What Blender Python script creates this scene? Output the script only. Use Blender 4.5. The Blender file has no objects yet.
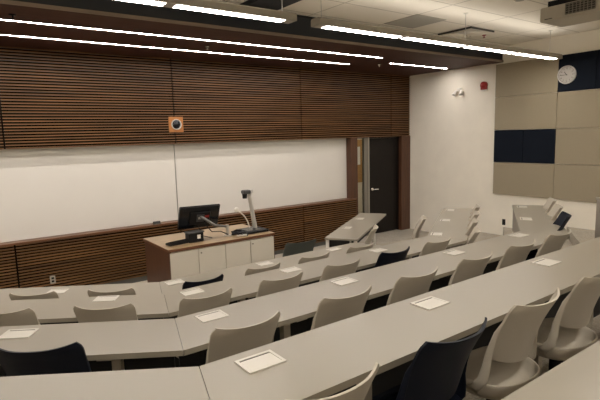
import bpy, math, random
from mathutils import Vector, Matrix
random.seed(4)
scene = bpy.context.scene
C = scene.collection
PI = math.pi

# ------------------------------------------------------------------ materials
def new_mat(name):
    m = bpy.data.materials.new(name); m.use_nodes = True
    return m, m.node_tree, m.node_tree.nodes['Principled BSDF']

def mat(name, col, rough=.5, metal=0., noise=0., nscale=30., bump=0., spec=.5, stretch=(1, 1, 1), coat=0.):
    m, nt, b = new_mat(name)
    b.inputs['Base Color'].default_value = (*col, 1)
    b.inputs['Roughness'].default_value = rough
    b.inputs['Metallic'].default_value = metal
    b.inputs['Specular IOR Level'].default_value = spec
    b.inputs['Coat Weight'].default_value = coat
    if noise or bump:
        tc = nt.nodes.new('ShaderNodeTexCoord'); mp = nt.nodes.new('ShaderNodeMapping')
        mp.inputs['Scale'].default_value = stretch
        n = nt.nodes.new('ShaderNodeTexNoise'); n.inputs['Scale'].default_value = nscale
        n.inputs['Detail'].default_value = 4
        nt.links.new(tc.outputs['Object'], mp.inputs[0]); nt.links.new(mp.outputs[0], n.inputs['Vector'])
        if noise:
            r = nt.nodes.new('ShaderNodeValToRGB')
            r.color_ramp.elements[0].position = .3; r.color_ramp.elements[1].position = .7
            r.color_ramp.elements[0].color = (*[c * (1 - noise) for c in col], 1)
            r.color_ramp.elements[1].color = (*[min(1, c * (1 + noise)) for c in col], 1)
            nt.links.new(n.outputs['Fac'], r.inputs[0]); nt.links.new(r.outputs[0], b.inputs['Base Color'])
        if bump:
            bp = nt.nodes.new('ShaderNodeBump'); bp.inputs['Strength'].default_value = bump
            bp.inputs['Distance'].default_value = .004
            nt.links.new(n.outputs['Fac'], bp.inputs['Height']); nt.links.new(bp.outputs[0], b.inputs['Normal'])
    return m

def wood(name, dark, light, stretch, rough=.45, scale=6., spec=.5):
    m, nt, b = new_mat(name)
    tc = nt.nodes.new('ShaderNodeTexCoord'); mp = nt.nodes.new('ShaderNodeMapping')
    mp.inputs['Scale'].default_value = stretch
    n = nt.nodes.new('ShaderNodeTexNoise'); n.inputs['Scale'].default_value = scale
    n.inputs['Detail'].default_value = 6; n.inputs['Roughness'].default_value = .65
    r = nt.nodes.new('ShaderNodeValToRGB')
    r.color_ramp.elements[0].position = .35; r.color_ramp.elements[1].position = .68
    r.color_ramp.elements[0].color = (*dark, 1); r.color_ramp.elements[1].color = (*light, 1)
    nt.links.new(tc.outputs['Object'], mp.inputs[0]); nt.links.new(mp.outputs[0], n.inputs['Vector'])
    nt.links.new(n.outputs['Fac'], r.inputs[0]); nt.links.new(r.outputs[0], b.inputs['Base Color'])
    b.inputs['Roughness'].default_value = rough
    b.inputs['Specular IOR Level'].default_value = spec
    return m

def emit(name, col, s):
    m, nt, b = new_mat(name)
    b.inputs['Base Color'].default_value = (.8, .8, .8, 1)
    b.inputs['Emission Color'].default_value = (*col, 1)
    b.inputs['Emission Strength'].default_value = s
    return m

M = {}
M['wall'] = mat('painted_wall', (.80, .745, .635), .7, noise=.03, nscale=3)
M['board'] = mat('whiteboard_enamel', (.69, .66, .60), .35, noise=.015, nscale=2)
M['board_frame'] = mat('board_frame', (.5, .48, .44), .4, metal=.6)
M['slat'] = wood('slat_walnut', (.036, .014, .005), (.31, .15, .055), (.25, 3, 26), .42, 3.)
M['slat_back'] = mat('slat_backing', (.004, .003, .002), .9, spec=.1)
M['seam'] = mat('seam_black', (.004, .004, .004), .8)
M['walnut'] = wood('walnut_veneer', (.058, .022, .010), (.105, .043, .019), (6, 6, .5), .4, 5.)
M['walnut_h'] = wood('walnut_veneer_horizontal', (.10, .042, .02), (.17, .075, .036), (.5, 6, 6), .35, 4.)
M['soffit'] = wood('soffit_veneer', (.050, .019, .011), (.075, .030, .018), (.4, 5, 5), .6, 3., .2)
M['lect_top'] = wood('lectern_top_veneer_sheen', (.235, .155, .08), (.345, .235, .128), (.7, 9, 5), .28, 4.)  # veneer colour lightened to carry the reflected sheen of the worktop
M['navy'] = mat('navy_paint', (.003, .005, .009), .6)
M['navyfab'] = mat('navy_fabric', (.005, .008, .015), .9, spec=.2, noise=.12, nscale=180, bump=.2)
M['beigefab'] = mat('beige_fabric', (.31, .262, .182), .95, noise=.07, nscale=160, bump=.25)
M['desk'] = mat('desk_laminate', (.258, .229, .178), .34, noise=.015, nscale=300, spec=.75)
M['edge'] = mat('desk_edge', (.262, .222, .175), .5)
M['modest'] = mat('modesty_laminate', (.30, .262, .21), .55)
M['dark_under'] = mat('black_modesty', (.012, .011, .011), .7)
M['leg'] = mat('beige_metal', (.40, .35, .27), .45)
M['shell'] = mat('grey_plastic', (.43, .385, .31), .45, noise=.02, nscale=200)
M['navyshell'] = mat('navy_plastic', (.004, .006, .013), .5, spec=.25)
M['slateshell'] = mat('slate_fabric', (.075, .085, .075), .8, noise=.1, nscale=150)
M['black'] = mat('black_plastic', (.006, .006, .007), .5, spec=.25)
M['blackgl'] = mat('black_gloss', (.006, .007, .009), .18)
M['darkgrey'] = mat('dark_grey_plastic', (.05, .05, .05), .5)
M['silver'] = mat('brushed_silver', (.55, .53, .49), .35, metal=.55)
M['chrome'] = mat('satin_chrome', (.75, .72, .66), .25, metal=.9)
M['arm'] = mat('arm_grey', (.16, .155, .145), .35, metal=.3)
M['white'] = mat('white_plastic', (.78, .75, .68), .4)
M['padm'] = mat('outlet_lid_white', (.56, .53, .47), .35)
M['cab'] = mat('cabinet_laminate', (.62, .575, .49), .45)
M['door'] = wood('dark_door', (.006, .0042, .003), (.011, .0075, .0055), (8, 8, .6), .5, 5., .25)
M['steel'] = mat('frame_grey_paint', (.20, .18, .145), .45)
M['steel_l'] = mat('frame_light_paint', (.36, .33, .27), .45)
M['red'] = mat('alarm_red', (.30, .016, .012), .35)
M['clockface'] = mat('clock_face', (.42, .39, .35), .35)
M['orange'] = wood('orange_plate_wood', (.36, .13, .03), (.46, .19, .05), (1, 4, 8), .4, 5.)
M['cork'] = mat('cork_board', (.42, .24, .09), .9, noise=.15, nscale=80)
M['paper'] = mat('paper', (.75, .74, .70), .8)
M['projector'] = mat('projector_casing', (.42, .385, .32), .5)
M['grille'] = mat('grille_dark', (.035, .033, .03), .6)
M['rubber'] = mat('grey_rubber', (.12, .12, .11), .7)
M['lens'] = emit('pendant_lens', (1.0, .935, .86), 22.0)
M['ceil_fill'] = emit('added_ceiling_fill', (1.0, .935, .86), 4.5)  # added upward glow to brighten the ceiling, no real part of the pendants
M['strip'] = emit('strip_lens', (1.0, .93, .89), 58.0)
M['fixture'] = mat('pendant_housing', (.30, .27, .225), .5)
M['trimb'] = mat('soffit_trim', (.20, .15, .105), .5)
M['return'] = mat('return_grille_grey', (.40, .38, .33), .7)

# carpet
m, nt, b = new_mat('carpet')
tc = nt.nodes.new('ShaderNodeTexCoord')
n1 = nt.nodes.new('ShaderNodeTexNoise'); n1.inputs['Scale'].default_value = 90; n1.inputs['Detail'].default_value = 5
n2 = nt.nodes.new('ShaderNodeTexNoise'); n2.inputs['Scale'].default_value = 4
mx = nt.nodes.new('ShaderNodeMath'); mx.operation = 'MULTIPLY_ADD'; mx.inputs[1].default_value = .3
r = nt.nodes.new('ShaderNodeValToRGB')
r.color_ramp.elements[0].position = .45; r.color_ramp.elements[1].position = .85
r.color_ramp.elements[0].color = (.26, .235, .19, 1); r.color_ramp.elements[1].color = (.46, .41, .335, 1)
nt.links.new(tc.outputs['Object'], n1.inputs['Vector']); nt.links.new(tc.outputs['Object'], n2.inputs['Vector'])
nt.links.new(n2.outputs['Fac'], mx.inputs[0]); nt.links.new(n1.outputs['Fac'], mx.inputs[2])
nt.links.new(mx.outputs[0], r.inputs[0]); nt.links.new(r.outputs[0], b.inputs['Base Color'])
b.inputs['Roughness'].default_value = .95
bpn = nt.nodes.new('ShaderNodeBump'); bpn.inputs['Strength'].default_value = .3; bpn.inputs['Distance'].default_value = .005
nt.links.new(n1.outputs['Fac'], bpn.inputs['Height']); nt.links.new(bpn.outputs[0], b.inputs['Normal'])
M['carpet'] = m

# ceiling tiles with T-bar grid (grid lines in world metres)
m, nt, b = new_mat('ceiling_tiles')
tc = nt.nodes.new('ShaderNodeTexCoord')
br = nt.nodes.new('ShaderNodeTexBrick'); br.offset = 0; br.squash = 1
br.inputs['Scale'].default_value = 1
br.inputs['Color1'].default_value = (.86, .81, .71, 1); br.inputs['Color2'].default_value = (.84, .79, .69, 1)
br.inputs['Mortar'].default_value = (.55, .51, .43, 1)
br.inputs['Mortar Size'].default_value = .012; br.inputs['Brick Width'].default_value = 1.22
br.inputs['Row Height'].default_value = .61; br.inputs['Mortar Smooth'].default_value = .3
mp = nt.nodes.new('ShaderNodeMapping'); mp.inputs['Location'].default_value = (.86, 2.94 - .61 * 10, 0)
nt.links.new(tc.outputs['Object'], mp.inputs[0]); nt.links.new(mp.outputs[0], br.inputs['Vector'])
nt.links.new(br.outputs['Color'], b.inputs['Base Color']); b.inputs['Roughness'].default_value = .9
M['ceil'] = m

# glass
m, nt, b = new_mat('clear_glass')
b.inputs['Base Color'].default_value = (.9, .93, .9, 1); b.inputs['Roughness'].default_value = .03
b.inputs['Transmission Weight'].default_value = 1; b.inputs['IOR'].default_value = 1.1
M['glass'] = m

# ------------------------------------------------------------------ mesh builder
class MB:
    def __init__(s): s.v = []; s.f = []; s.m = []; s.sm = []
    def add(s, vs, fs, mi=0, smooth=False):
        o = len(s.v); s.v += [tuple(v) for v in vs]
        for f in fs: s.f.append([o + i for i in f]); s.m.append(mi); s.sm.append(smooth)
        return s
    def box(s, x0, x1, y0, y1, z0, z1, mi=0, mt=None, bev=0):
        if bev > 0:
            # chamfered box: octagonal profile in XY plus inset top / bottom
            b_ = bev
            ring = lambda i: [(x0 + b_ + i, y0 + i), (x1 - b_ - i, y0 + i), (x1 - i, y0 + b_ + i), (x1 - i, y1 - b_ - i),
                              (x1 - b_ - i, y1 - i), (x0 + b_ + i, y1 - i), (x0 + i, y1 - b_ - i), (x0 + i, y0 + b_ + i)]
            L = [(ring(b_ * .6), z0), (ring(0), z0 + b_), (ring(0), z1 - b_), (ring(b_ * .6), z1)]
            vs = [Vector((p[0], p[1], z)) for rg, z in L for p in rg]
            fs = [list(range(7, -1, -1)), list(range(24, 32))]
            for k in range(3):
                for j in range(8):
                    a = k * 8 + j; c = k * 8 + (j + 1) % 8
                    fs.append([a, c, c + 8, a + 8])
        else:
            vs = [Vector(p) for p in ((x0, y0, z0), (x1, y0, z0), (x1, y1, z0), (x0, y1, z0), (x0, y0, z1), (x1, y0, z1), (x1, y1, z1), (x0, y1, z1))]
            fs = [(0, 3, 2, 1), (4, 5, 6, 7), (0, 1, 5, 4), (1, 2, 6, 5), (2, 3, 7, 6), (3, 0, 4, 7)]
        if mt is not None: vs = [mt @ v for v in vs]
        return s.add(vs, fs, mi)
    def prism(s, poly, z0, z1, mi=0, side=None):
        n = len(poly)
        vs = [(x, y, z0) for x, y in poly] + [(x, y, z1) for x, y in poly]
        s.add(vs, [list(range(n - 1, -1, -1)), list(range(n, 2 * n))], mi)
        s.add(vs, [(i, (i + 1) % n, (i + 1) % n + n, i + n) for i in range(n)], mi if side is None else side)
        return s
    def tube(s, pts, rad, n=10, mi=0, sx=1., smooth=True, flat=None):
        """sweep a circle (or flattened ellipse) along pts; rad is a number or a list"""
        pts = [Vector(p) for p in pts]
        if not isinstance(rad, (list, tuple)): rad = [rad] * len(pts)
        vs = []
        for i, p in enumerate(pts):
            d = (pts[min(i + 1, len(pts) - 1)] - pts[max(i - 1, 0)]).normalized()
            up = Vector(flat) if flat else (Vector((0, 0, 1)) if abs(d.z) < .9 else Vector((1, 0, 0)))
            a = d.cross(up).normalized(); b2 = a.cross(d).normalized()
            for k in range(n):
                t = 2 * PI * k / n
                vs.append(p + a * math.cos(t) * rad[i] * sx + b2 * math.sin(t) * rad[i])
        fs = []
        for i in range(len(pts) - 1):
            for k in range(n):
                k2 = (k + 1) % n
                fs.append((i * n + k, i * n + k2, (i + 1) * n + k2, (i + 1) * n + k))
        s.add(vs, fs, mi, smooth)
        s.add(vs, [list(range(n - 1, -1, -1)), [(len(pts) - 1) * n + k for k in range(n)]], mi)
        return s
    def cyl(s, c, r, z0, z1, n=24, mi=0, r2=None):
        return s.tube([(c[0], c[1], z0), (c[0], c[1], z1)], [r, r if r2 is None else r2], n, mi)
    def lathe(s, prof, n=24, mi=0, mt=None):
        """prof: list of (r,z), revolved about z"""
        vs = []
        for r_, z in prof:
            for k in range(n):
                t = 2 * PI * k / n; v = Vector((r_ * math.cos(t), r_ * math.sin(t), z))
                vs.append(mt @ v if mt is not None else v)
        fs = [(i * n + k, i * n + (k + 1) % n, (i + 1) * n + (k + 1) % n, (i + 1) * n + k) for i in range(len(prof) - 1) for k in range(n)]
        s.add(vs, fs, mi, True)
        return s
    def build(s, name, mats, parent=None, loc=None, rz=None):
        me = bpy.data.meshes.new(name); me.from_pydata(s.v, [], s.f)
        for m_ in (mats if isinstance(mats, (list, tuple)) else [mats]): me.materials.append(m_)
        me.polygons.foreach_set('material_index', s.m); me.polygons.foreach_set('use_smooth', s.sm)
        me.update()
        o = bpy.data.objects.new(name, me); C.objects.link(o)
        if parent: o.parent = parent
        if loc: o.location = loc
        if rz is not None: o.rotation_euler.z = rz
        return o

def fix_normals(o):
    import bmesh
    bm = bmesh.new(); bm.from_mesh(o.data); bmesh.ops.recalc_face_normals(bm, faces=bm.faces); bm.to_mesh(o.data); bm.free()

def tag(o, label=None, cat=None, group=None, kind=None):
    if label: o['label'] = label
    if cat: o['category'] = cat
    if group: o['group'] = group
    if kind: o['kind'] = kind
    return o

def empty(name, loc, rz=0., label=None, cat=None, group=None):
    o = bpy.data.objects.new(name, None); C.objects.link(o)
    o.location = loc; o.rotation_euler.z = rz; o.empty_display_size = .1
    return tag(o, label, cat, group)

def struct(o, label=None, cat=None):
    o['kind'] = 'structure'
    if label: o['label'] = label
    if cat: o['category'] = cat
    return o

def copy_tree(o, parent=None):
    c = o.copy(); C.objects.link(c)
    if parent is not None: c.parent = parent
    for ch in list(o.children): copy_tree(ch, c)
    return c

def box_obj(name, b, m_, parent=None, bev=0):
    return MB().box(*b, bev=bev).build(name, m_, parent)

# ------------------------------------------------------------------ room shell
XL, XR, YB, ZC = -11.08, 0.0, -9.2, 3.741
BACK = .17                               # whiteboard wall plane lies behind the slat fronts
# front wall with opening for door and sidelight (x -1.62 .. -.34)
fw = MB()
fw.box(XL, -1.62, BACK, BACK + .15, -.02, ZC)
fw.box(-.29, XR, BACK, BACK + .15, -.02, ZC)
fw.box(-1.62, -.29, BACK, BACK + .15, 2.13, ZC)
struct(fw.build('wall_front', M['wall']), 'front wall behind the whiteboards and the slatted wood panels', 'wall')
struct(box_obj('wall_right', (XR, XR + .12, YB, BACK + .15, -.02, ZC), M['wall']), 'cream painted right wall carrying clock, alarm and fabric panels', 'wall')
struct(box_obj('wall_left', (XL - .12, XL, YB, BACK + .15, -.02, ZC), M['wall']), 'cream painted left wall outside the view', 'wall')
struct(box_obj('wall_back', (XL, XR, YB - .12, YB, -.02, ZC), M['wall']), 'cream painted back wall behind the top row', 'wall')
struct(box_obj('ceiling', (XL, XR, YB, BACK + .15, ZC, ZC + .1), M['ceil']), 'beige tiled suspended ceiling', 'ceiling')
struct(box_obj('floor', (XL, 3.0, YB, BACK + 2.4, -.12, 0), M['carpet']), 'grey beige carpet of the front floor', 'floor')

# row geometry: front edges are a centre segment with two wings bent forward
ANG = .5702; CA, SA = math.cos(ANG), math.sin(ANG); CX = -5.54; W = .4562; TN = math.tan(ANG / 2)
ROWY = [-2.7209, -3.6786, -4.6805, -5.675, -6.7096]
ROWZ = [.773, .963, 1.130, 1.3006, 1.4655]
HALF = [1.34, 1.635, 1.93, 2.21, 2.5]
FLZ = [z - .773 for z in ROWZ]
# tiers
for i in range(1, 5):
    y = ROWY[i] + .05; h = HALF[i]
    yw = y + (CX + h - XL if False else (XR - CX - h)) * math.tan(ANG)
    poly = [(XL, YB), (XR, YB), (XR, yw), (CX + h, y), (CX - h, y), (XL, yw)]
    o = MB().prism(poly, FLZ[i - 1] + .001 if i > 1 else .001, FLZ[i]).build('floor', M['carpet'])
    struct(o, ['', 'carpeted riser under the second row', 'carpeted riser under the third row', 'carpeted riser under the fourth row', 'carpeted riser under the fifth row'][i], 'floor')

# soffit over the front
so = MB()
YS, ZS = -2.205, 3.453
so.box(XL, XR - .001, YS, BACK, ZS, ZC - .001, 0)
sof = so.build('trim_1', M['soffit']); struct(sof, 'dark wood soffit dropped over the front wall', 'soffit')
o = box_obj('soffit_fascia', (XL, XR - .03, YS - .015, YS, ZS + .03, ZC - .03), M['navy'], sof)
o = box_obj('fascia_trim', (XL, XR - .001, YS - .02, YS, ZS - .004, ZS + .03), M['trimb'], sof)
o = box_obj('fascia_reveal', (XL, XR - .03, YS - .012, YS, ZC - .03, ZC - .002), M['seam'], sof)
o = box_obj('edge_board', (XL, XR - .001, YS, YS + .20, ZS - .006, ZS), M['soffit'], sof)

# light strips recessed in the soffit
def strip(x0, x1, y, label):
    t = empty('linear_light', ((x0 + x1) / 2, y, ZS), 0, label, 'light')
    hx = (x1 - x0) / 2
    f = MB(); f.box(-hx - .02, hx + .02, -.03, -.019, -.008, 0); f.box(-hx - .02, hx + .02, .019, .03, -.008, 0)
    f.box(-hx - .02, -hx, -.019, .019, -.008, 0); f.box(hx, hx + .02, -.019, .019, -.008, 0)
    f.build('frame', M['soffit'], t)
    MB().box(-hx, hx, -.019, .019, -.006, -.001).build('lens', M['strip'], t)
strip(-10.4, -2.484, -1.56, 'long glowing light strip in the wood soffit, the one nearer the seats')
strip(-10.4, -2.50, -.76, 'long glowing light strip in the wood soffit, the one nearer the slatted wall')
strip(-1.907, -.267, -1.18, 'short glowing light strip at the right end of the wood soffit')

# ------------------------------------------------------------------ slatted panels
def slat_panel(x0, x1, z0, z1, label, grp, cap=False):
    t = empty('slatted_wood_panel', ((x0 + x1) / 2, 0, z0), 0, label, 'wall panel', grp)
    hx = (x1 - x0) / 2; H = z1 - z0
    MB().box(-hx, hx, .035, BACK - .001, 0, H).build('backing_board', M['slat_back'], t)
    s = MB(); pitch = .0385; n = int((H - .01) / pitch)
    for k in range(n):
        z = .004 + k * (H - .026) / (n - 1)
        s.box(-hx + .012, hx - .012, 0, .034, z, z + .0155)
    s.build('slats', M['slat'], t)
    if cap: MB().box(-hx, hx, -.012, BACK - .003, H - .003, H + .022).build('cap_rail', M['walnut_h'], t)
    return t
ux = [-11.07, -10.25, -7.87, -5.53, -3.04, -.62, -.003]
ul = ['dark slatted wood panel at the far left end above the whiteboard', 'dark slatted wood panel above the whiteboard, leftmost in the photo',
      'dark slatted wood panel above the whiteboard, left of the camera plate', 'dark slatted wood panel above the whiteboard, right of the camera plate',
      'dark slatted wood panel above the whiteboard end and the door', 'narrow dark slatted wood panel in the upper corner above the door']
for i in range(6):
    if i == 0: continue
    slat_panel(ux[i], ux[i + 1], 2.128, 3.452, ul[i], 'slatted panels above the whiteboard')
lx = [-10.25, -7.877, -5.53, -3.04, -1.655]
ll = ['dark slatted wood panel under the whiteboard, leftmost in the photo', 'dark slatted wood panel under the whiteboard, with the power outlet',
      'dark slatted wood panel under the whiteboard, behind the lectern cabinet', 'dark slatted wood panel under the whiteboard, nearest the door']
for i in range(4):
    slat_panel(lx[i], lx[i + 1], .085, .854, ll[i], 'slatted panels under the whiteboard', True)
struct(box_obj('baseboard_front', (-10.25, -1.655, .03, BACK, 0, .084), M['rubber']), 'grey rubber base under the slatted panels', 'baseboard')
# walnut columns beside the door
struct(MB().box(-1.80, -1.622, .0, BACK - .001, .878, 2.127).box(-1.654, -1.622, 0, BACK - .001, 0, .878).build('trim_2', M['walnut']), 'reddish brown wood post between whiteboard and sidelight', 'trim')
struct(box_obj('trim_3', (-.29, -.003, .0, BACK - .001, 0, 2.127), M['walnut']), 'reddish brown wood post between door and corner', 'trim')

# whiteboards
def board(x0, x1, label):
    t = empty('whiteboard', ((x0 + x1) / 2, BACK, .88), 0, label, 'whiteboard', 'whiteboards')
    hx = (x1 - x0) / 2; H = 2.127 - .88
    MB().box(-hx + .004, hx - .004, -.022, -.001, 0, H).build('writing_surface', M['board'], t)
    for a in (-hx, hx - .004): MB().box(a, a + .004, -.026, -.001, 0, H).build('edge_strip', M['board_frame'], t)
board(-10.25, -5.513, 'wide whiteboard left of the seam, above the slatted panels')
board(-5.506, -1.80, 'whiteboard right of the seam, ending at the wood post by the door')

# eraser on the cap rail
t = empty('whiteboard_eraser', (-5.92, .02, .8765), 0, 'dark felt eraser on the rail under the left whiteboard', 'eraser')
MB().box(-.055, .055, -.022, .022, .012, .045, bev=.004).build('handle', M['darkgrey'], t)
MB().box(-.058, .058, -.024, .024, 0, .013).build('felt_pad', M['rubber'], t)

# camera plate
t = empty('wall_camera', (-5.517, -.001, 2.43), 0, 'round black lens on a square orange wood plate above the whiteboard', 'camera')
MB().box(-.118, .118, -.02, 0, -.12, .12, bev=.004).build('mounting_plate', M['orange'], t)
rx = Matrix.Rotation(PI / 2, 4, 'X')
MB().lathe([(.082, .02), (.085, .035), (.072, .042), (.068, .03), (.068, .02)], 28, mt=rx).build('ring', M['silver'], t)
MB().lathe([(.068, .022), (.06, .034), (.035, .046), (0.0005, .05)], 28, mt=rx).build('lens', M['blackgl'], t)

def outlet(name, loc, rz, label, mplate, msock, w=.07, h=.115):
    t = empty(name, loc, rz, label, 'outlet')
    MB().box(-w / 2, w / 2, -.007, 0, -h / 2, h / 2, bev=.002).build('cover_plate', mplate, t)
    for dz in (-.022, .022):
        MB().box(-.017, .017, -.010, -.006, dz - .014, dz + .014, bev=.002).build('socket', msock, t)
    return t
outlet('power_outlet', (-7.464, -.001, .285), 0, 'small beige power outlet low on the slatted panel', M['steel_l'], M['black'])
outlet('power_outlet', (-4.86, -.001, .30), 0, 'small dark power outlet on the slats right of the lectern', M['black'], M['black'])
outlet('power_outlet', (-.001, -2.325, .455), PI / 2, 'small dark power outlet on the cream right wall', M['black'], M['darkgrey'])

# ------------------------------------------------------------------ door, sidelight
d = empty('door_1', (-1.22, .11, 0)); struct(d, 'very dark brown flush door with silver lever', 'door')
MB().box(.012, .918, 0, .045, .01, 2.10).build('door_leaf', M['door'], d)
h = MB(); h.lathe([(.0005, .012), (.033, .012), (.035, 0)], 20, mt=Matrix.Translation((.125, 0, 1.0)) @ rx)
hl = h.build('door_handle', M['chrome'], d)
MB().tube([(.125, -.005, 1.0), (.125, -.055, 1.0), (.14, -.06, 1.0), (.25, -.06, .998)], .0115, 10).build('lever', M['chrome'], hl)
f = MB(); f.box(-.045, .01, -.03, .07, 0, 2.128); 
f.build('door_frame', M['steel'], d)
MB().box(.92, .93, -.03, .07, 0, 2.128).box(.01, .92, -.03, .07, 2.102, 2.128).build('jamb', M['door'], d)
MB().box(-.017, .004, -.04, -.031, 0, 2.126).build('frame_edge', M['steel_l'], d)
w_ = empty('window_1', (-1.62, .11, 0)); struct(w_, 'narrow glass sidelight left of the dark door', 'window')
f = MB(); f.box(.002, .022, -.01, .03, 0, 2.127); f.box(.275, .353, -.02, .05, 0, 2.127); f.box(.022, .275, -.01, .03, 2.10, 2.127); f.box(.022, .275, -.01, .03, 0, .12)
f.build('window_frame', M['steel'], w_)
MB().box(.022, .275, .005, .011, .12, 2.10).build('pane', M['glass'], w_)
# corridor beyond the sidelight
cw = MB(); cw.box(-4.2, 3.0, BACK + 2.4, BACK + 2.5, 0, 2.7)
struct(cw.build('wall_corridor_back', M['wall']), 'cream corridor wall seen through the sidelight', 'wall')
struct(MB().box(-4.3, -4.2, BACK + .15, BACK + 2.5, 0, 2.7).build('wall_corridor_left', M['wall']), 'cream end wall of the corridor', 'wall')
struct(MB().box(.12, 3.0, BACK + .15, BACK + .2, 0, 2.7).box(3.0, 3.1, BACK + .15, BACK + 2.5, 0, 2.7).build('wall_corridor_right', M['wall']), 'cream right end wall of the corridor', 'wall')
struct(box_obj('ceiling', (-4.3, 3.1, BACK + .151, BACK + 2.5, 2.7, 2.8), M['wall']), 'corridor ceiling', 'ceiling')
t = empty('notice_board', (.95, BACK + 2.398, .85), 0, 'cork notice board seen through the narrow glass beside the door', 'notice board')
MB().box(-1.3, .55, -.02, 0, 0, 1.2).build('cork_panel', M['cork'], t)
for (a, z0, ww, hh) in ((-.62, .5, .5, .50), (.1, .55, .3, .42), (-1.2, .5, .4, .5)):
    MB().box(a, a + ww, -.026, -.021, z0, z0 + hh).build('notice', M['paper'], t)
t = empty('ceiling_light', (-.9, 1.35, 2.699), 0, 'recessed light in the corridor beyond the door', 'light')
MB().box(-.6, 2.6, -.15, .15, -.03, 0).build('housing', M['white'], t)
MB().box(-.57, 2.57, -.12, .12, -.034, -.0305).build('lens', emit('corridor_lens', (1, .9, .75), 6.), t)

# ------------------------------------------------------------------ acoustic panels
def panel(y0, y1, z0, z1, m_, label):
    o = MB().box(-.0335, -.001, y0 + .003, y1 - .003, z0 + .003, z1 - .003, bev=.003).build('acoustic_panel', m_)
    tag(o, label, 'acoustic panel', 'acoustic panels on the right wall')
zz = [.988, 1.60, 2.203, 2.815, 3.42]
ya, yb, yc = -2.093, -3.25, -4.44
panel(yb, ya, zz[0], zz[1], M['beigefab'], 'beige fabric acoustic panel under the pair of navy panels')
ym = (ya + yb) / 2
panel(ym, ya, zz[1], zz[2], M['navyfab'], 'navy fabric acoustic panel in the middle of the wall, left one of the pair')
panel(yb, ym, zz[1], zz[2], M['navyfab'], 'navy fabric acoustic panel in the middle of the wall, right one of the pair')
panel(yb, ya, zz[2], zz[3], M['beigefab'], 'beige fabric acoustic panel directly above the pair of navy panels')
panel(yb, ya, zz[3], zz[4], M['beigefab'], 'beige fabric acoustic panel at the top, left of the clock')
panel(yc, yb, zz[0], zz[1], M['beigefab'], 'beige fabric acoustic panel at the lower right edge of the photo')
panel(yc, yb, zz[1], zz[2], M['beigefab'], 'beige fabric acoustic panel right of the pair of navy panels')
panel(yc, yb, zz[2], zz[3], M['beigefab'], 'beige fabric acoustic panel directly under the clock')
panel((yb + yc) / 2, yb, zz[3], zz[4], M['navyfab'], 'navy fabric acoustic panel behind the wall clock')
panel(yc, (yb + yc) / 2, zz[3], zz[4], M['navyfab'], 'navy fabric acoustic panel right of the clock, at the photo edge')

# ------------------------------------------------------------------ clock
t = empty('wall_clock', (-.034, -3.40, 3.085), -PI / 2, 'round white wall clock on a navy acoustic panel', 'clock')
R = .148
MB().lathe([(.0005, 0), (R, 0), (R + .004, .012), (R, .034), (R - .008, .036), (R - .012, .026)], 40, mt=rx).build('rim', M['silver'], t)
MB().lathe([(R - .011, .025), (.0005, .025)], 40, mt=rx).build('face', M['clockface'], t)
tk = MB()
for k in range(60):
    a = k * PI / 30; l = .009 if k % 5 else .016
    mt = Matrix.Rotation(a, 4, 'Y')
    tk.box(-.0012 if k % 5 else -.0022, .0012 if k % 5 else .0022, -.0268, -.0252, R - .016 - l, R - .016, mt=mt)
tk.build('minute_marks', M['black'], t)
for k in range(1, 13):
    cu = bpy.data.curves.new('numeral', 'FONT'); cu.body = str(k); cu.size = .032; cu.align_x = 'CENTER'; cu.align_y = 'CENTER'; cu.extrude = .0004
    cu.materials.append(M['black'])
    tmp = bpy.data.objects.new('tmp', cu); C.objects.link(tmp)
    me = bpy.data.meshes.new_from_object(tmp.evaluated_get(bpy.context.evaluated_depsgraph_get())); bpy.data.objects.remove(tmp)
    o = bpy.data.objects.new('numeral', me); C.objects.link(o); o.parent = t
    a = k * PI / 6; o.location = ((R - .048) * math.sin(a), -.0258, (R - .048) * math.cos(a)); o.rotation_euler = (PI / 2, 0, 0)
for nm, a, l, w2 in (('hour_hand', math.radians(322), .065, .004), ('minute_hand', math.radians(268), .095, .003)):
    mt = Matrix.Rotation(a, 4, 'Y')
    MB().box(-w2, w2, -.0295, -.0275, -.015, l, mt=mt).build(nm, M['black'], t)

# fire alarm
t = empty('fire_alarm', (-.001, -1.85, 3.05), -PI / 2, 'red fire alarm horn on the cream wall', 'fire alarm')
MB().box(-.06, .06, -.03, 0, -.09, -.02, bev=.004).build('back_box', M['white'], t)
MB().box(-.062, .062, -.055, 0, -.068, .03, bev=.008).build('housing', M['red'], t)
MB().lathe([(.0005, .085), (.05, .078), (.066, .05), (.068, .0)], 28, mt=Matrix.Translation((-.004, 0, .02)) @ rx).build('horn', M['red'], t)
# emergency lights
t = empty('emergency_light', (-.001, -1.29, 3.0), -PI / 2, 'white twin-headed emergency light on the cream wall', 'emergency light')
MB().box(-.055, .055, -.04, 0, 0, .07, bev=.006).build('base', M['white'], t)
for s_ in (-1, 1):
    mt = Matrix.Translation((s_ * .075, -.055, -.03)) @ Matrix.Rotation(s_ * .35, 4, 'Z') @ Matrix.Rotation(PI / 2 + 1.0, 4, 'X')
    hd = MB().lathe([(.0005, -.05), (.024, -.05), (.030, -.02), (.043, .035), (.043, .05), (.036, .052)], 20, mt=mt).build('lamp_head', M['white'], t)
    MB().lathe([(.036, .051), (.0005, .044)], 20, mt=mt).build('lamp_lens', M['silver'], hd)

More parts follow.
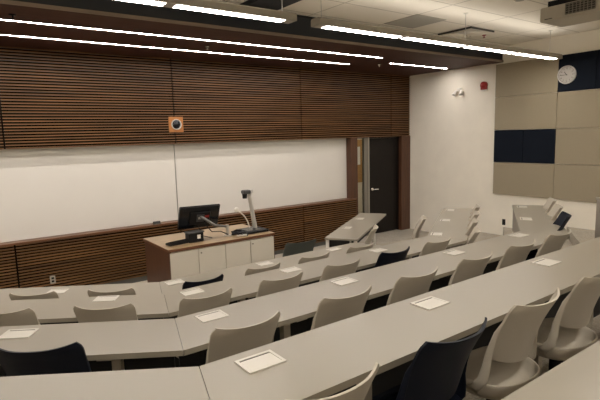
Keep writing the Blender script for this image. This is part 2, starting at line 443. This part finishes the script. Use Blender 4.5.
# ------------------------------------------------------------------ ceiling things
def pendant(x0, x1, y, nseg, label, hang):
    t = empty('pendant_light', ((x0 + x1) / 2, y, 3.315), 0, label, 'light', 'linear pendant lights')
    hx = (x1 - x0) / 2
    b_ = MB()
    prof = [(-.075, 0), (-.075, .06), (-.06, .075), (.06, .075), (.075, .06), (.075, 0)]
    n = len(prof)
    vs = [(-hx, a, z) for a, z in prof] + [(hx, a, z) for a, z in prof]
    b_.add(vs, [list(range(n)), list(range(2 * n - 1, n - 1, -1))] + [(i, (i + 1) % n, (i + 1) % n + n, i + n) for i in range(n)])
    o = b_.build('housing', M['fixture'], t); fix_normals(o)
    L = (2 * hx - .14) / nseg
    for k in range(nseg):
        a = -hx + .07 + k * L
        MB().box(a + .05, a + L - .05, -.05, .05, -.003, -.0005).build('lens', M['lens'], t)
    MB().add([(-hx + .1, -.04, .0756), (hx - .1, -.04, .0756), (hx - .1, .04, .0756), (-hx + .1, .04, .0756)], [(0, 1, 2, 3)]).build('added_uplight', M['ceil_fill'], t)  # added glowing sheet on top of the housing, fills light onto the ceiling
    for xh in hang:
        MB().tube([(xh - (x0 + x1) / 2, 0, .08), (xh - (x0 + x1) / 2, 0, ZC - 3.315 - .012)], .004, 6).build('suspension_cable', M['silver'], t)
        MB().cyl((xh - (x0 + x1) / 2, 0), .03, ZC - 3.315 - .014, ZC - 3.315 - .0005, 16).build('ceiling_canopy', M['white'], t)
    return t
pendant(-10.5, -5.60, -3.38, 4, 'long suspended ceiling light at the top left of the photo', (-10.2, -8.0, -5.72))
pendant(-5.315, -.33, -3.38, 4, 'long suspended ceiling light running from the centre towards the clock', (-5.235, -2.80, -.6))
pendant(-10.5, -5.60, -6.0, 4, 'long suspended ceiling light over the upper rows, left half', (-10.2, -5.72))
pendant(-5.34, -.33, -6.0, 4, 'long suspended ceiling light over the upper rows, right half', (-5.235, -.6))
pendant(-10.5, -5.60, -8.6, 4, 'long suspended ceiling light over the back of the room, left half', (-10.2, -5.72))
pendant(-5.34, -.33, -8.6, 4, 'long suspended ceiling light over the back of the room, right half', (-5.235, -.6))

# dark ceiling strip
tag(box_obj('ceiling_bulkhead', (-5.56, -5.14, -4.6, YS - .02, ZC - .05, ZC - .001), M['navy']), 'dark navy strip on the ceiling above the pendant lights', 'bulkhead')
# return grille
t = empty('ceiling_vent', (-3.03, -2.72, ZC - .001), 0, 'square grey return air grille in the ceiling', 'ceiling vent')
MB().box(-.30, .30, -.30, .30, -.008, 0).build('frame', M['return'], t)
g = MB()
for k in range(14): g.box(-.27, .27, -.27 + k * .04, -.26 + k * .04, -.012, -.008)
g.build('louvres', M['return'], t)
# supply diffuser: nested pyramid rings
t = empty('ceiling_diffuser', (-1.76, -2.65, ZC - .001), 0, 'square four-way ceiling air diffuser above the pendant light', 'ceiling vent')
MB().box(-.3, .3, -.3, .3, -.006, 0).build('frame', M['white'], t)
g = MB()
for k, (a, z) in enumerate(((.285, .03), (.2, .03))):
    a2 = a - .06
    for q in range(4):
        mt = Matrix.Rotation(q * PI / 2, 4, 'Z')
        vs = [mt @ Vector(p) for p in ((-a, -a, -.03), (a, -a, -.03), (a2, -a2, -.007), (-a2, -a2, -.007))]
        g.add(vs, [(0, 1, 2, 3)])
g.build('louvres', M['ceil'], t)
g = MB()
for q in (0, 3):
    g.box(-.3, .3, -.3, -.286, -.032, -.006, mt=Matrix.Rotation(q * PI / 2, 4, 'Z'))
g.build('rim', M['grille'], t)  # dark bars on two sides only: the lip's shadow put in as black
def sprinkler(loc, label, m_=None):
    t = empty('sprinkler_head', loc, 0, label, 'sprinkler')
    MB().lathe([(.0005, 0), (.035, 0), (.03, -.008), (.012, -.010), (.0005, -.010)], 16).build('escutcheon', m_ or M['chrome'], t)
    MB().lathe([(.008, -.009), (.008, -.035), (.022, -.038), (.022, -.042), (.0005, -.042)], 12).build('deflector', m_ or M['chrome'], t)
sprinkler((-5.47, -1.171, ZS - .0065), 'small metal sprinkler between the two long light strips')
sprinkler((-1.99, -.996, ZS - .0065), 'small metal sprinkler in the soffit beside the short light strip')
sprinkler((-7.84, -1.83, ZS - .0065), 'dark sprinkler in the soffit at the upper left corner', M['black'])
sprinkler((-1.26, -2.64, ZC - .001), 'small reddish sprinkler in the ceiling right of the diffuser', M['red'])
t = empty('smoke_detector', (-2.9, -4.18, ZC - .001), 0, 'round brownish detector dome on the ceiling beside the projector', 'detector')
MB().lathe([(.07, 0), (.07, -.02), (.05, -.04), (.0005, -.045)], 24).build('dome', M['return'], t)
MB().lathe([(.085, 0), (.085, -.01), (.07, -.012)], 24).build('mounting_ring', M['steel_l'], t)

# projector
PX, PY = -2.816, -4.38
t = empty('projector', (PX, PY, 3.42), 0, 'beige projector mounted under the ceiling at the upper right', 'projector')
MB().box(0, .50, -.75, 0, 0, .155, bev=.012).build('body', M['projector'], t)
g = MB(); g.box(-.003, .004, -.60, -.285, .03, .145)
gr = g.build('vent_grille', M['grille'], t)
g = MB()
for k in range(9): g.box(-.008, -.002, -.60 + k * .0385, -.593 + k * .0385, .03, .145)
for k in range(5): g.box(-.007, -.002, -.60, -.285, .035 + k * .024, .040 + k * .024)
g.build('grille_bars', M['steel'], gr)
MB().box(-.004, 0, -.145, -.06, .018, .026).build('badge', M['grille'], t)
MB().lathe([(.06, 0), (.06, .03), (.05, .035), (.0005, .02)], 24, mt=Matrix.Translation((.33, 0, .08)) @ Matrix.Rotation(-PI / 2, 4, 'X')).build('lens', M['blackgl'], t)
MB().box(.02, .46, -.68, -.08, .155, .215).box(.2, .3, -.42, -.32, .21, ZC - 3.42 - .001).build('ceiling_mount', M['black'], t)

# ------------------------------------------------------------------ desks
def seg_frame(i, seg):
    """origin, tangent, outward normal (towards the audience = back) of the front edge of a desk segment"""
    y, h = ROWY[i], HALF[i]
    if seg == 'm': return Vector((CX, y)), Vector((1, 0)), Vector((0, -1))
    if seg == 'l': return Vector((CX - h, y)), Vector((-CA, SA)), Vector((-SA, -CA))
    return Vector((CX + h, y)), Vector((CA, SA)), Vector((SA, -CA))
TH = .03
def desk(i, seg, label, L=2.0, start=0., legs=None):
    O, T, N = seg_frame(i, seg); zt = ROWZ[i]; fz = FLZ[i]
    base = O + T * (start + L / 2 if seg != 'm' else 0)
    t = empty('desk', (base.x, base.y, fz), 0, label, 'desk', 'rows of fixed desks')
    g = .0015
    if seg == 'm':
        h = HALF[i]; P = [(-h + g, 0), (h - g, 0), (h + W * TN - g, W), (-h - W * TN + g, W)]
    else:
        a = start; P = [(a + g, 0), (start + L, 0), (start + L, W), ((a if start else -W * TN) + g, W)]
    def w2(p):
        v = O + T * p[0] + N * p[1] - base; return (v.x, v.y)
    poly = [w2(p) for p in P]
    ar = sum(poly[k][0] * poly[(k + 1) % 4][1] - poly[(k + 1) % 4][0] * poly[k][1] for k in range(4))
    if ar < 0: poly = poly[::-1]
    H = zt - fz
    top = MB().prism(poly, H - TH, H).build('tabletop', [M['desk'], M['edge']], t)
    bv = top.modifiers.new('bevel', 'BEVEL'); bv.width = .004; bv.segments = 2
    # local frame for straight members
    ang = math.atan2(T.y, T.x)
    def bx(mb, t0, t1, n0, n1, z0, z1, mi=0):
        c = O + T * ((t0 + t1) / 2) + N * ((n0 + n1) / 2) - base
        mt = Matrix.Translation((c.x, c.y, 0)) @ Matrix.Rotation(ang, 4, 'Z')
        a, b_ = abs(t1 - t0) / 2, abs(n1 - n0) / 2
        mb.box(-a, a, -b_, b_, z0, z1, mi, mt)
    t0, t1 = P[0][0] + .004, P[1][0] - .004
    if seg != 'm' and not start: t0 = .012
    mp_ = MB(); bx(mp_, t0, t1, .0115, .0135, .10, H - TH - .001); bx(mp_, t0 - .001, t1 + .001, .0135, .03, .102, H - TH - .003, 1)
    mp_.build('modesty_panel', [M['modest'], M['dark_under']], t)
    if legs is None and seg == 'm': legs = [[-.85, .85], [-1.05, 0, 1.05], [-1.28, 0, 1.28], [-1.52, 0, 1.52], [-1.7, 0, 1.7]][i]
    if legs is None and seg == 'l': legs = [.28, L - .5]
    if legs is None:
        n = max(2, int(round((t1 - t0) / 1.4)) + 1); legs = [t0 + .22 + (t1 - t0 - .44) * k / (n - 1) for k in range(n)]
    for x in legs:
        lg = MB()
        bx(lg, x - .025, x + .025, .2, .25, .035, H - TH - .02)
        bx(lg, x - .035, x + .035, .05, .40, .001, .035)
        lo = lg.build('leg', M['leg'], t)
        br_ = MB(); bx(br_, x - .04, x + .04, .05, .42, H - TH - .022, H - TH - .001)
        br_.build('bracket', M['leg'], lo)
    return t
rn = ['front', 'second', 'third', 'fourth', 'fifth']
desk(0, 'm', 'beige desk of the front row, centre section before the lectern')
desk(0, 'l', 'beige desk of the front row, angled left section at the photo edge', L=2.4)
desk(1, 'm', 'beige desk of the second row from the front, centre section')
desk(1, 'l', 'beige desk of the second row from the front, angled left section', L=2.4)
desk(1, 'r', 'beige desk of the second row, angled right wing toward the wall', L=2.27)
desk(2, 'm', 'beige desk of the third row from the front, centre section')
desk(2, 'l', 'beige desk of the third row, angled left section by the navy chair', L=2.2)
desk(2, 'r', 'beige desk of the third row, angled right wing beside the navy chair', L=1.97)
desk(3, 'm', 'beige desk of the fourth row, long centre section across the foreground')
desk(3, 'l', 'beige desk of the fourth row, left section in the bottom left corner', L=1.9, legs=[.6, 1.6])
desk(3, 'r', 'beige desk of the fourth row, right wing just touching the right edge', L=1.97)
desk(4, 'm', 'beige desk of the fifth row in the bottom right corner')

# detached front-row wing table by the door: a simple table with white-edged legs
a0 = Vector((-4.32, -2.215)); a1 = Vector((-2.49, -.995)); T = (a1 - a0).normalized(); N = Vector((T.y, -T.x)); LT = (a1 - a0).length
t = empty('desk', (a0.x, a0.y, 0), math.atan2(T.y, T.x), 'separate beige table standing at an angle in front of the dark door', 'desk', 'rows of fixed desks')
top = MB().box(0, LT, -.475, 0, .743, .773).build('tabletop', M['desk'], t)
bv = top.modifiers.new('bevel', 'BEVEL'); bv.width = .004; bv.segments = 2
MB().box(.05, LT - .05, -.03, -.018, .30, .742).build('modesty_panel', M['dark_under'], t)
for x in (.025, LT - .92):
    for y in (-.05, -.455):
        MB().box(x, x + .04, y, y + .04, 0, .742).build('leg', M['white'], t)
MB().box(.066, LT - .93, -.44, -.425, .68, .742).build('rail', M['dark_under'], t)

# ------------------------------------------------------------------ power boxes in the desks
pad0 = None
def pad(x, y, z, rz, label):
    global pad0
    if pad0 is None:
        t = empty('power_outlet_box', (0, 0, 0)); a, b_ = .086, .064
        f = MB(); f.box(-a, a, -b_, -b_ + .014, 0, .005); f.box(-a, a, b_ - .014, b_, 0, .005); f.box(-a, -a + .014, -b_ + .014, b_ - .014, 0, .005); f.box(a - .014, a, -b_ + .014, b_ - .014, 0, .005)
        f.build('frame', M['padm'], t)
        MB().box(-a + .015, a - .015, -b_ + .015, b_ - .024, 0, .0042).build('lid', M['padm'], t)
        MB().box(-a + .018, a - .018, b_ - .0235, b_ - .0145, 0, .002).build('finger_slot', M['black'], t)
        pad0 = t; o = t
    else: o = copy_tree(pad0)
    o.location = (x, y, z + .0005); o.rotation_euler.z = rz
    tag(o, label, 'power outlet box', 'flush power boxes in the desk tops')
P_ = [
 (-7.756, -2.36, 0, -ANG, 'white outlet box lid on the front row, leftmost in the photo'),
 (-6.766, -2.845, 0, 0, 'white outlet box lid on the front row, below the cabinet left corner'),
 (-5.70, -2.845, 0, 0, 'white outlet box lid on the front row, before the cabinet right doors'),
 (-4.68, -2.845, 0, 0, 'white outlet box lid at the right end of the front row'),
 (-7.58, -3.50, 1, -ANG, 'white outlet box lid on the second row, leftmost in the photo'),
 (-6.983, -3.80, 1, 0, 'white outlet box lid on the second row, second from the left'),
 (-6.0, -3.80, 1, 0, 'white outlet box lid on the second row, third from the left'),
 (-4.86, -3.80, 1, 0, 'white outlet box lid on the second row, left of its navy chair'),
 (-3.746, -3.69, 1, ANG, 'white outlet box lid on the second row wing, nearest of three'),
 (-2.911, -3.18, 1, ANG, 'white outlet box lid on the second row wing, middle of three'),
 (-2.12, -2.67, 1, ANG, 'white outlet box lid on the second row wing, nearest the wall'),
 (-8.258, -4.33, 2, -ANG, 'white outlet box lid on the third row, above the large navy chair'),
 (-7.28, -4.80, 2, 0, 'white outlet box lid on the third row, second from the left'),
 (-6.213, -4.80, 2, 0, 'white outlet box lid on the third row, in the middle of the photo'),
 (-4.91, -4.80, 2, 0, 'white outlet box lid on the third row, second from its right kink'),
 (-3.83, -4.79, 2, 0, 'white outlet box lid on the third row, at its right kink'),
 (-2.9, -4.35, 2, ANG, 'white outlet box lid on the third row wing, nearer of two'),
 (-2.06, -3.826, 2, ANG, 'white outlet box lid on the third row wing, farther of two'),
 (-7.538, -5.80, 3, 0, 'white outlet box lid on the fourth row, largest with a dark slot'),
 (-6.48, -5.80, 3, 0, 'white outlet box lid on the fourth row, second from the left'),
 (-5.25, -5.79, 3, 0, 'white outlet box lid on the fourth row, rightmost in the photo'),
 (-6.66, -6.83, 4, 0, 'white outlet box lid cut off by the right photo edge'),
 (-3.62, -1.90, 0, math.atan2(T.y, T.x), 'white outlet box lid on the separate table, nearer of two'),
 (-2.93, -1.45, 0, math.atan2(T.y, T.x), 'white outlet box lid on the separate table, nearer the door'),
]
for x, y, i, rz, lab in P_: pad(x, y, ROWZ[i], rz, lab)

# ------------------------------------------------------------------ chairs
def sup(t, a, b_, e=2.6):
    c, s_ = math.cos(t), math.sin(t)
    return a * math.copysign(abs(c) ** (2 / e), c), b_ * math.copysign(abs(s_) ** (2 / e), s_)
def make_chair(m_):
    t = empty('lecture_chair', (0, 0, 0))
    # backrest: curved shell, wide at the top, ears curling forward
    nu, nv = 20, 16
    def pt(u, v, off=0.):
        z = .625 + (.912 - .625) * v
        hw = .190 + .016 * v
        # rounded corners
        k = 1.0
        if v > .84: k = 1 - .11 * ((v - .84) / .16) ** 3
        if v < .18: k = 1 - .10 * ((.18 - v) / .18) ** 2
        x = u * hw * k
        yc_ = -.140 - .12 * v ** 1.5
        dish = .056 * (abs(u) ** 2.2)
        z += .014 * abs(u) ** 3 * max(0, v - .6) / .4
        zlow = -.03 * (1 - u * u) * (1 - v) ** 2
        return Vector((x, yc_ + dish - off, z + zlow))
    vs = []; fs = []
    for s_ in (0, 1):
        for j in range(nv + 1):
            for i in range(nu + 1):
                vs.append(pt(-1 + 2 * i / nu, j / nv, .011 * s_))
    n1 = (nu + 1) * (nv + 1)
    for j in range(nv):
        for i in range(nu):
            a = j * (nu + 1) + i
            fs.append((a, a + nu + 1, a + nu + 2, a + 1)); b_ = a + n1
            fs.append((b_, b_ + 1, b_ + nu + 2, b_ + nu + 1))
    for i in range(nu):
        fs.append((i, i + 1, i + 1 + n1, i + n1)); a = nv * (nu + 1) + i; fs.append((a + 1, a, a + n1, a + 1 + n1))
    for j in range(nv):
        a = j * (nu + 1); fs.append((a + nu + 1, a, a + n1, a + nu + 1 + n1)); a += nu; fs.append((a, a + nu + 1, a + nu + 1 + n1, a + n1))
    o = MB().add(vs, fs, 0, True).build('backrest', m_, t); fix_normals(o)
    o.modifiers.new('es', 'EDGE_SPLIT').split_angle = math.radians(50)
    # seat: dished superellipse shell
    n = 40; rings = []
    def ringpts(k, z, flat):
        out = []
        for i in range(n):
            tt = 2 * PI * i / n; x, y = sup(tt, .222 * k, .225 * k)
            zz_ = z
            if y > .05: zz_ -= flat * ((y - .05) / .175) ** 2
            out.append(Vector((x, y + .035, zz_)))
        return out
    spec = [(.02, .430, 0), (.35, .431, 0), (.65, .435, .0), (.82, .444, .01), (.90, .458, .035), (.945, .495, .065), (.965, .511, .075), (.985, .514, .082), (1.0, .509, .084), (1.0, .495, .08), (.95, .455, .06), (.85, .424, .03), (.7, .416, .01), (.35, .412, 0), (.02, .412, 0)]
    vs = []; [vs.extend(ringpts(*q)) for q in spec]
    fs = [(r_ * n + i, r_ * n + (i + 1) % n, (r_ + 1) * n + (i + 1) % n, (r_ + 1) * n + i) for r_ in range(len(spec) - 1) for i in range(n)]
    fs += [list(range(n - 1, -1, -1)), [(len(spec) - 1) * n + i for i in range(n)]]
    o = MB().add(vs, fs, 0, True).build('seat', m_, t); fix_normals(o)
    # side supports that wrap from the seat up into the back
    for s_ in (-1, 1):
        pts = [(s_ * .212, .09, .468), (s_ * .218, .02, .468), (s_ * .219, -.04, .485), (s_ * .214, -.075, .53), (s_ * .204, -.085, .585), (s_ * .197, -.090, .64), (s_ * .194, -.105, .70), (s_ * .196, -.128, .77), (s_ * .198, -.160, .83)]
        rad = [.010, .020, .027, .027, .024, .020, .016, .012, .006]
        MB().tube(pts, rad, 10, sx=.22, flat=(0, -1, .25)).build('side_support', m_, t)
    MB().cyl((0, 0), .032, .02, .40, 20).build('pedestal', M['black'], t)
    sp = MB().cyl((0, 0), .06, .38, .405, 20)
    for k in range(4):
        sp.box(0, .17, -.018, .018, .396, .414, mt=Matrix.Rotation(PI / 4 + k * PI / 2, 4, 'Z'))
    sp.build('seat_spider', M['black'], t)
    MB().cyl((0, 0), .15, .0, .012, 28, r2=.145).cyl((0, 0), .06, .012, .03, 20, r2=.04).build('floor_flange', M['black'], t)
    return t
protos = {}
def chair(col, x, y, z, rz, label, grp=None):
    m_ = dict(grey=M['shell'], navy=M['navyshell'], slate=M['slateshell'])[col]
    if col not in protos: protos[col] = o = make_chair(m_)
    else: o = copy_tree(protos[col])
    o.location = (x, y, z + .001); o.rotation_euler.z = rz
    tag(o, label, 'chair', grp or 'moulded lecture chairs')
    return o
# (row, segment, distance along, extra offset outwards, colour, label, extra rotation)
OFF = W - .02
CH = [
 (0, 'l', .93, 0, 'grey', 'grey chair behind the front row, leftmost in the photo'),
 (0, 'l', .265, 0, 'grey', 'grey chair behind the front row, second from the left'),
 (0, 'm', -1.136, 0, 'navy', 'navy chair behind the front row, before the cabinet'),
 (0, 'm', -.485, 0, 'grey', 'grey chair behind the front row, just right of its navy chair'),
 (0, 'm', .168, 0, 'grey', 'grey chair behind the front row, between the navy and the end chair'),
 (0, 'm', .854, 0, 'grey', 'grey chair at the right end of the front row'),
 (1, 'l', .92, 0, 'grey', 'grey chair behind the second row, cut by the left photo edge'),
 (1, 'l', .255, 0, 'grey', 'grey chair behind the second row, second from the left'),
 (1, 'm', -1.544, 0, 'grey', 'grey chair behind the second row, third from the left'),
 (1, 'm', -.898, 0, 'grey', 'grey chair behind the second row, fourth from the left'),
 (1, 'm', -.262, 0, 'grey', 'grey chair behind the second row, just left of its navy chair'),
 (1, 'm', .394, 0, 'navy', 'navy chair behind the second row, right of the photo centre'),
 (1, 'm', 1.03, 0, 'grey', 'grey chair behind the second row, just right of its navy chair'),
 (1, 'r', -.24, -.10, 'grey', 'grey chair on the second row wing, nearest of its four'),
 (1, 'r', .36, -.13, 'grey', 'grey chair on the second row wing, second nearest of four'),
 (1, 'r', .95, -.13, 'grey', 'grey chair on the second row wing, third of four'),
 (1, 'r', 1.56, -.13, 'grey', 'grey chair on the second row wing, farthest of its four'),
 (2, 'l', .50, 0, 'navy', 'large navy chair behind the third row at the left edge'),
 (2, 'm', -1.781, 0, 'grey', 'grey chair behind the third row, next after its left navy chair'),
 (2, 'm', -1.10, 0, 'grey', 'grey chair behind the third row, in the middle of the photo'),
 (2, 'm', -.46, 0, 'grey', 'grey chair behind the third row, third grey one from the left'),
 (2, 'm', .20, 0, 'grey', 'grey chair behind the third row, third grey one from the right kink'),
 (2, 'm', .83, 0, 'grey', 'grey chair behind the third row, second grey one from the right kink'),
 (2, 'm', 1.45, 0, 'grey', 'grey chair behind the third row, at its right kink'),
 (2, 'r', .30, -.19, 'navy', 'navy chair behind the third row right wing'),
 (2, 'r', .93, -.19, 'grey', 'grey chair behind the third row wing, next to the navy one'),
 (2, 'r', 1.52, -.19, 'grey', 'grey chair behind the third row wing, farthest from the viewer'),
 (3, 'm', -2.04, 0, 'grey', 'grey chair whose top edge rises from the bottom of the photo'),
 (3, 'm', -1.42, 0, 'navy', 'large navy chair in the foreground at the bottom'),
 (3, 'm', -.83, 0, 'grey', 'large grey chair in the foreground right of the navy one'),
 (3, 'm', -.20, 0, 'grey', 'large grey chair in the foreground at the right edge'),
]
for i, seg, tt, ex, col, lab in CH:
    O, T_, N_ = seg_frame(i, seg)
    p = O + T_ * tt + N_ * (OFF + ex)
    rz = {'m': 0, 'l': -ANG, 'r': ANG}[seg]
    chair(col, p.x, p.y, FLZ[i], rz, lab)
chair('grey', -3.95, -2.52, 0, ANG + .1, 'grey chair pushed up to the separate table')
chair('grey', -2.90, -2.50, 0, ANG + .15, 'grey chair standing alone on the floor near the wood post')
sl = chair('slate', -4.77, -2.10, 0, -.06, 'slate grey chair standing between lectern cabinet and front row', 'loose chair')

sl.scale = (1.2, 1.0, .88)

# ------------------------------------------------------------------ lectern cabinet
x0, x1, y0, y1, H = -6.515, -5.03, -2.04, -1.15, .92
t = empty('lectern_cabinet', ((x0 + x1) / 2, (y0 + y1) / 2, 0), 0, 'long lectern cabinet with wood top and four pale doors', 'lectern')
hx, hy = (x1 - x0) / 2, (y1 - y0) / 2
MB().box(-hx, hx, -hy, hy, H - .035, H, bev=.003).build('worktop', [M['lect_top']], t)
MB().box(-hx - .001, hx + .001, -hy - .002, -hy - .0002, H - .035, H - .001).box(-hx - .002, -hx - .0002, -hy, hy, H - .035, H - .001).build('worktop_edge', M['walnut_h'], t)
MB().box(-hx + .01, -hx + .035, -hy + .01, hy - .01, 0, H - .036).build('side_panel', M['walnut'], t)
MB().box(hx - .035, hx - .01, -hy + .01, hy - .01, 0, H - .036).build('side_panel', M['walnut'], t)
MB().box(-hx + .036, hx - .036, hy - .03, hy - .012, 0, H - .036).build('back_panel', M['walnut'], t)
MB().box(-hx + .036, hx - .036, -hy + .032, hy - .032, .08, H - .04).build('body', M['cab'], t)
MB().box(-hx + .036, hx - .036, -hy + .06, hy - .06, 0, .08).build('plinth', M['rubber'], t)
dw = (2 * hx - .03) / 4
for k in range(4):
    a = -hx + .015 + k * dw
    dr = MB().box(a + .003, a + dw - .003, -hy + .008, -hy + .028, .09, H - .045, bev=.002).build('door', M['cab'], t)
    if k % 2 == 0: continue
    kx = a + (dw - .035 if k % 2 == 0 else .035)
    MB().lathe([(.0005, .008), (.009, .008), (.010, 0)], 14, mt=Matrix.Translation((kx, -hy + .008, H - .10)) @ rx).build('lock', M['steel'], dr)

# ---- things on the cabinet
zt = H + .001
# monitor on a swing arm, its back to the seats
t = empty('monitor', (-5.96, -1.70, zt), 0, 'black monitor seen from behind on a swing arm above the cabinet', 'monitor')
mt = Matrix.Translation((0, 0, .29)) @ Matrix.Rotation(math.radians(1.5), 4, 'Y') @ Matrix.Rotation(math.radians(20), 4, 'X')
MB().box(-.275, .275, -.018, .018, -.152, .152, mt=mt, bev=.006).build('display_case', M['blackgl'], t)
MB().box(-.262, .262, .0182, .0195, -.128, .128, mt=mt).build('screen', M['blackgl'], t)
MB().box(-.14, .14, -.040, -.018, -.09, .08, mt=mt, bev=.01).build('rear_cover', M['black'], t)
MB().box(-.05, .05, -.052, -.040, -.05, .05, mt=mt).build('mount_plate', M['darkgrey'], t)
MB().box(.06, .12, -.043, -.0402, .0, .03, mt=mt).build('label_sticker', M['red'], t)
MB().box(-.03, .02, -.054, -.0525, -.01, .02, mt=mt).build('plate_badge', M['silver'], t)
MB().tube([(0, -.05, .29), (.03, -.10, .27), (.16, -.11, .17)], .019, 10).tube([(.16, -.11, .17), (.33, -.085, .13)], .017, 10).build('swing_arm', M['arm'], t)
MB().cyl((.35, -.085), .022, .0, .15, 18).cyl((.35, -.085), .05, 0, .014, 22).build('arm_post', M['silver'], t)
MB().tube([(.02, -.08, .22), (.10, -.15, .10), (.22, -.16, .09), (.33, -.14, .03)], .006, 8).tube([(-.05, -.06, .2), (-.02, -.12, .06), (.1, -.15, .02)], .005, 8).build('cable', M['black'], t)
# control box with sticker
t = empty('control_box', (-6.08, -1.80, zt), .05, 'black box with a white sticker below the monitor', 'control box')
MB().box(-.10, .10, -.06, .06, 0, .115, bev=.008).build('case', M['black'], t)
MB().box(-.11, .11, -.07, .07, .115, .13, bev=.005).build('lid', M['darkgrey'], t)
MB().box(.01, .055, -.0625, -.0605, .04, .09).build('sticker', M['white'], t)
# sloped black panel/keyboard at the left
t = empty('touch_panel', (-6.31, -1.80, zt), .12, 'low black wedge-shaped touch panel on the left of the cabinet', 'touch panel')
vs = [(-.12, -.05, 0), (.12, -.05, 0), (.12, .07, 0), (-.12, .07, 0), (-.12, -.05, .055), (.12, -.05, .06), (.12, .07, .03), (-.12, .07, .02)]
o = MB().add(vs, [(0, 3, 2, 1), (4, 5, 6, 7), (0, 1, 5, 4), (1, 2, 6, 5), (2, 3, 7, 6), (3, 0, 4, 7)]).build('case', M['black'], t); fix_normals(o)
MB().box(-.10, .10, .075, .085, .0, .012).build('front_lip', M['darkgrey'], t)
# document camera
t = empty('document_camera', (-5.21, -1.74, zt), 0, 'document camera with silver column, black head and black base', 'document camera')
MB().box(-.18, .17, -.17, .15, 0, .03, bev=.008).build('base', M['black'], t)
MB().box(-.13, .09, -.12, .10, .031, .034).build('stage_glass', M['blackgl'], t)
MB().tube([(.08, .05, .03), (.0, .04, .50)], [.034, .026], 14, sx=.8).build('column', M['silver'], t)
MB().tube([(.0, .04, .50), (-.005, -.01, .545)], .022, 12).box(-.02, .05, .0, .04, .53, .575, bev=.006).build('elbow', M['silver'], t)
hd = MB().box(-.13, -.02, -.06, .04, .525, .575, bev=.012).build('camera_head', M['darkgrey'], t)
MB().cyl((-.10, -.015), .030, .465, .53, 20, r2=.036).build('camera_lens', M['black'], hd)
MB().tube([(.02, .10, .03), (.0, .11, .12), (-.05, .10, .20), (-.13, .08, .27), (-.19, .06, .30)], .009, 10).build('gooseneck', M['white'], t)
MB().lathe([(.0005, .012), (.03, .012), (.036, 0), (.03, -.012), (.0005, -.012)], 24, mt=Matrix.Translation((-.20, .055, .315)) @ rx).build('lamp_head', M['white'], t)
# loose cables and small gear left of the base
pts = []
for k in range(46):
    a = k * .62
    pts.append((-5.46 + (.075 + .02 * math.sin(k * 1.7)) * math.cos(a), -1.80 + (.075 + .02 * math.cos(k * 2.3)) * math.sin(a), zt + .012 + .03 * (k / 46) + .008 * math.sin(k * 2.1)))
t = tag(MB().tube(pts, .0085, 8).build('cable_coil', M['black']), 'tangled black cables beside the document camera', 'cable')
t = empty('microphone', (-5.50, -1.96, zt), -.2, 'small silver device lying among the cables on the cabinet', 'microphone')
MB().tube([(-.06, 0, .014), (.02, 0, .014), (.035, 0, .014), (.07, 0, .014)], [.009, .011, .017, .015], 14).build('body', M['silver'], t)
MB().tube([(.07, 0, .014), (.085, 0, .014), (.092, 0, .014)], [.016, .014, .006], 14).build('grille', M['darkgrey'], t)

# ------------------------------------------------------------------ world, camera, view
w = bpy.data.worlds.new('world'); scene.world = w; w.use_nodes = True
w.node_tree.nodes['Background'].inputs[0].default_value = (.9, .8, .65, 1)
w.node_tree.nodes['Background'].inputs[1].default_value = 0.0

cam = bpy.data.cameras.new('camera'); co = bpy.data.objects.new('camera', cam); C.objects.link(co)
cam.sensor_width = 36; cam.lens = 481.642 / 600 * 36; cam.clip_start = .05
F = Vector((0.58066079, 0.80318416, -0.13314751)); Rv = Vector((0.80798948, -0.58858503, -0.02684511)); U = Vector((0.0999302, 0.09199388, 0.9907326))
mtx = Matrix(((Rv.x, U.x, -F.x, -8.4789), (Rv.y, U.y, -F.y, -7.4054), (Rv.z, U.z, -F.z, 2.2088), (0, 0, 0, 1)))
co.matrix_world = mtx
scene.camera = co
scene.view_settings.view_transform = 'Standard'; scene.view_settings.look = 'None'
scene.view_settings.exposure = .42; scene.view_settings.gamma = 1
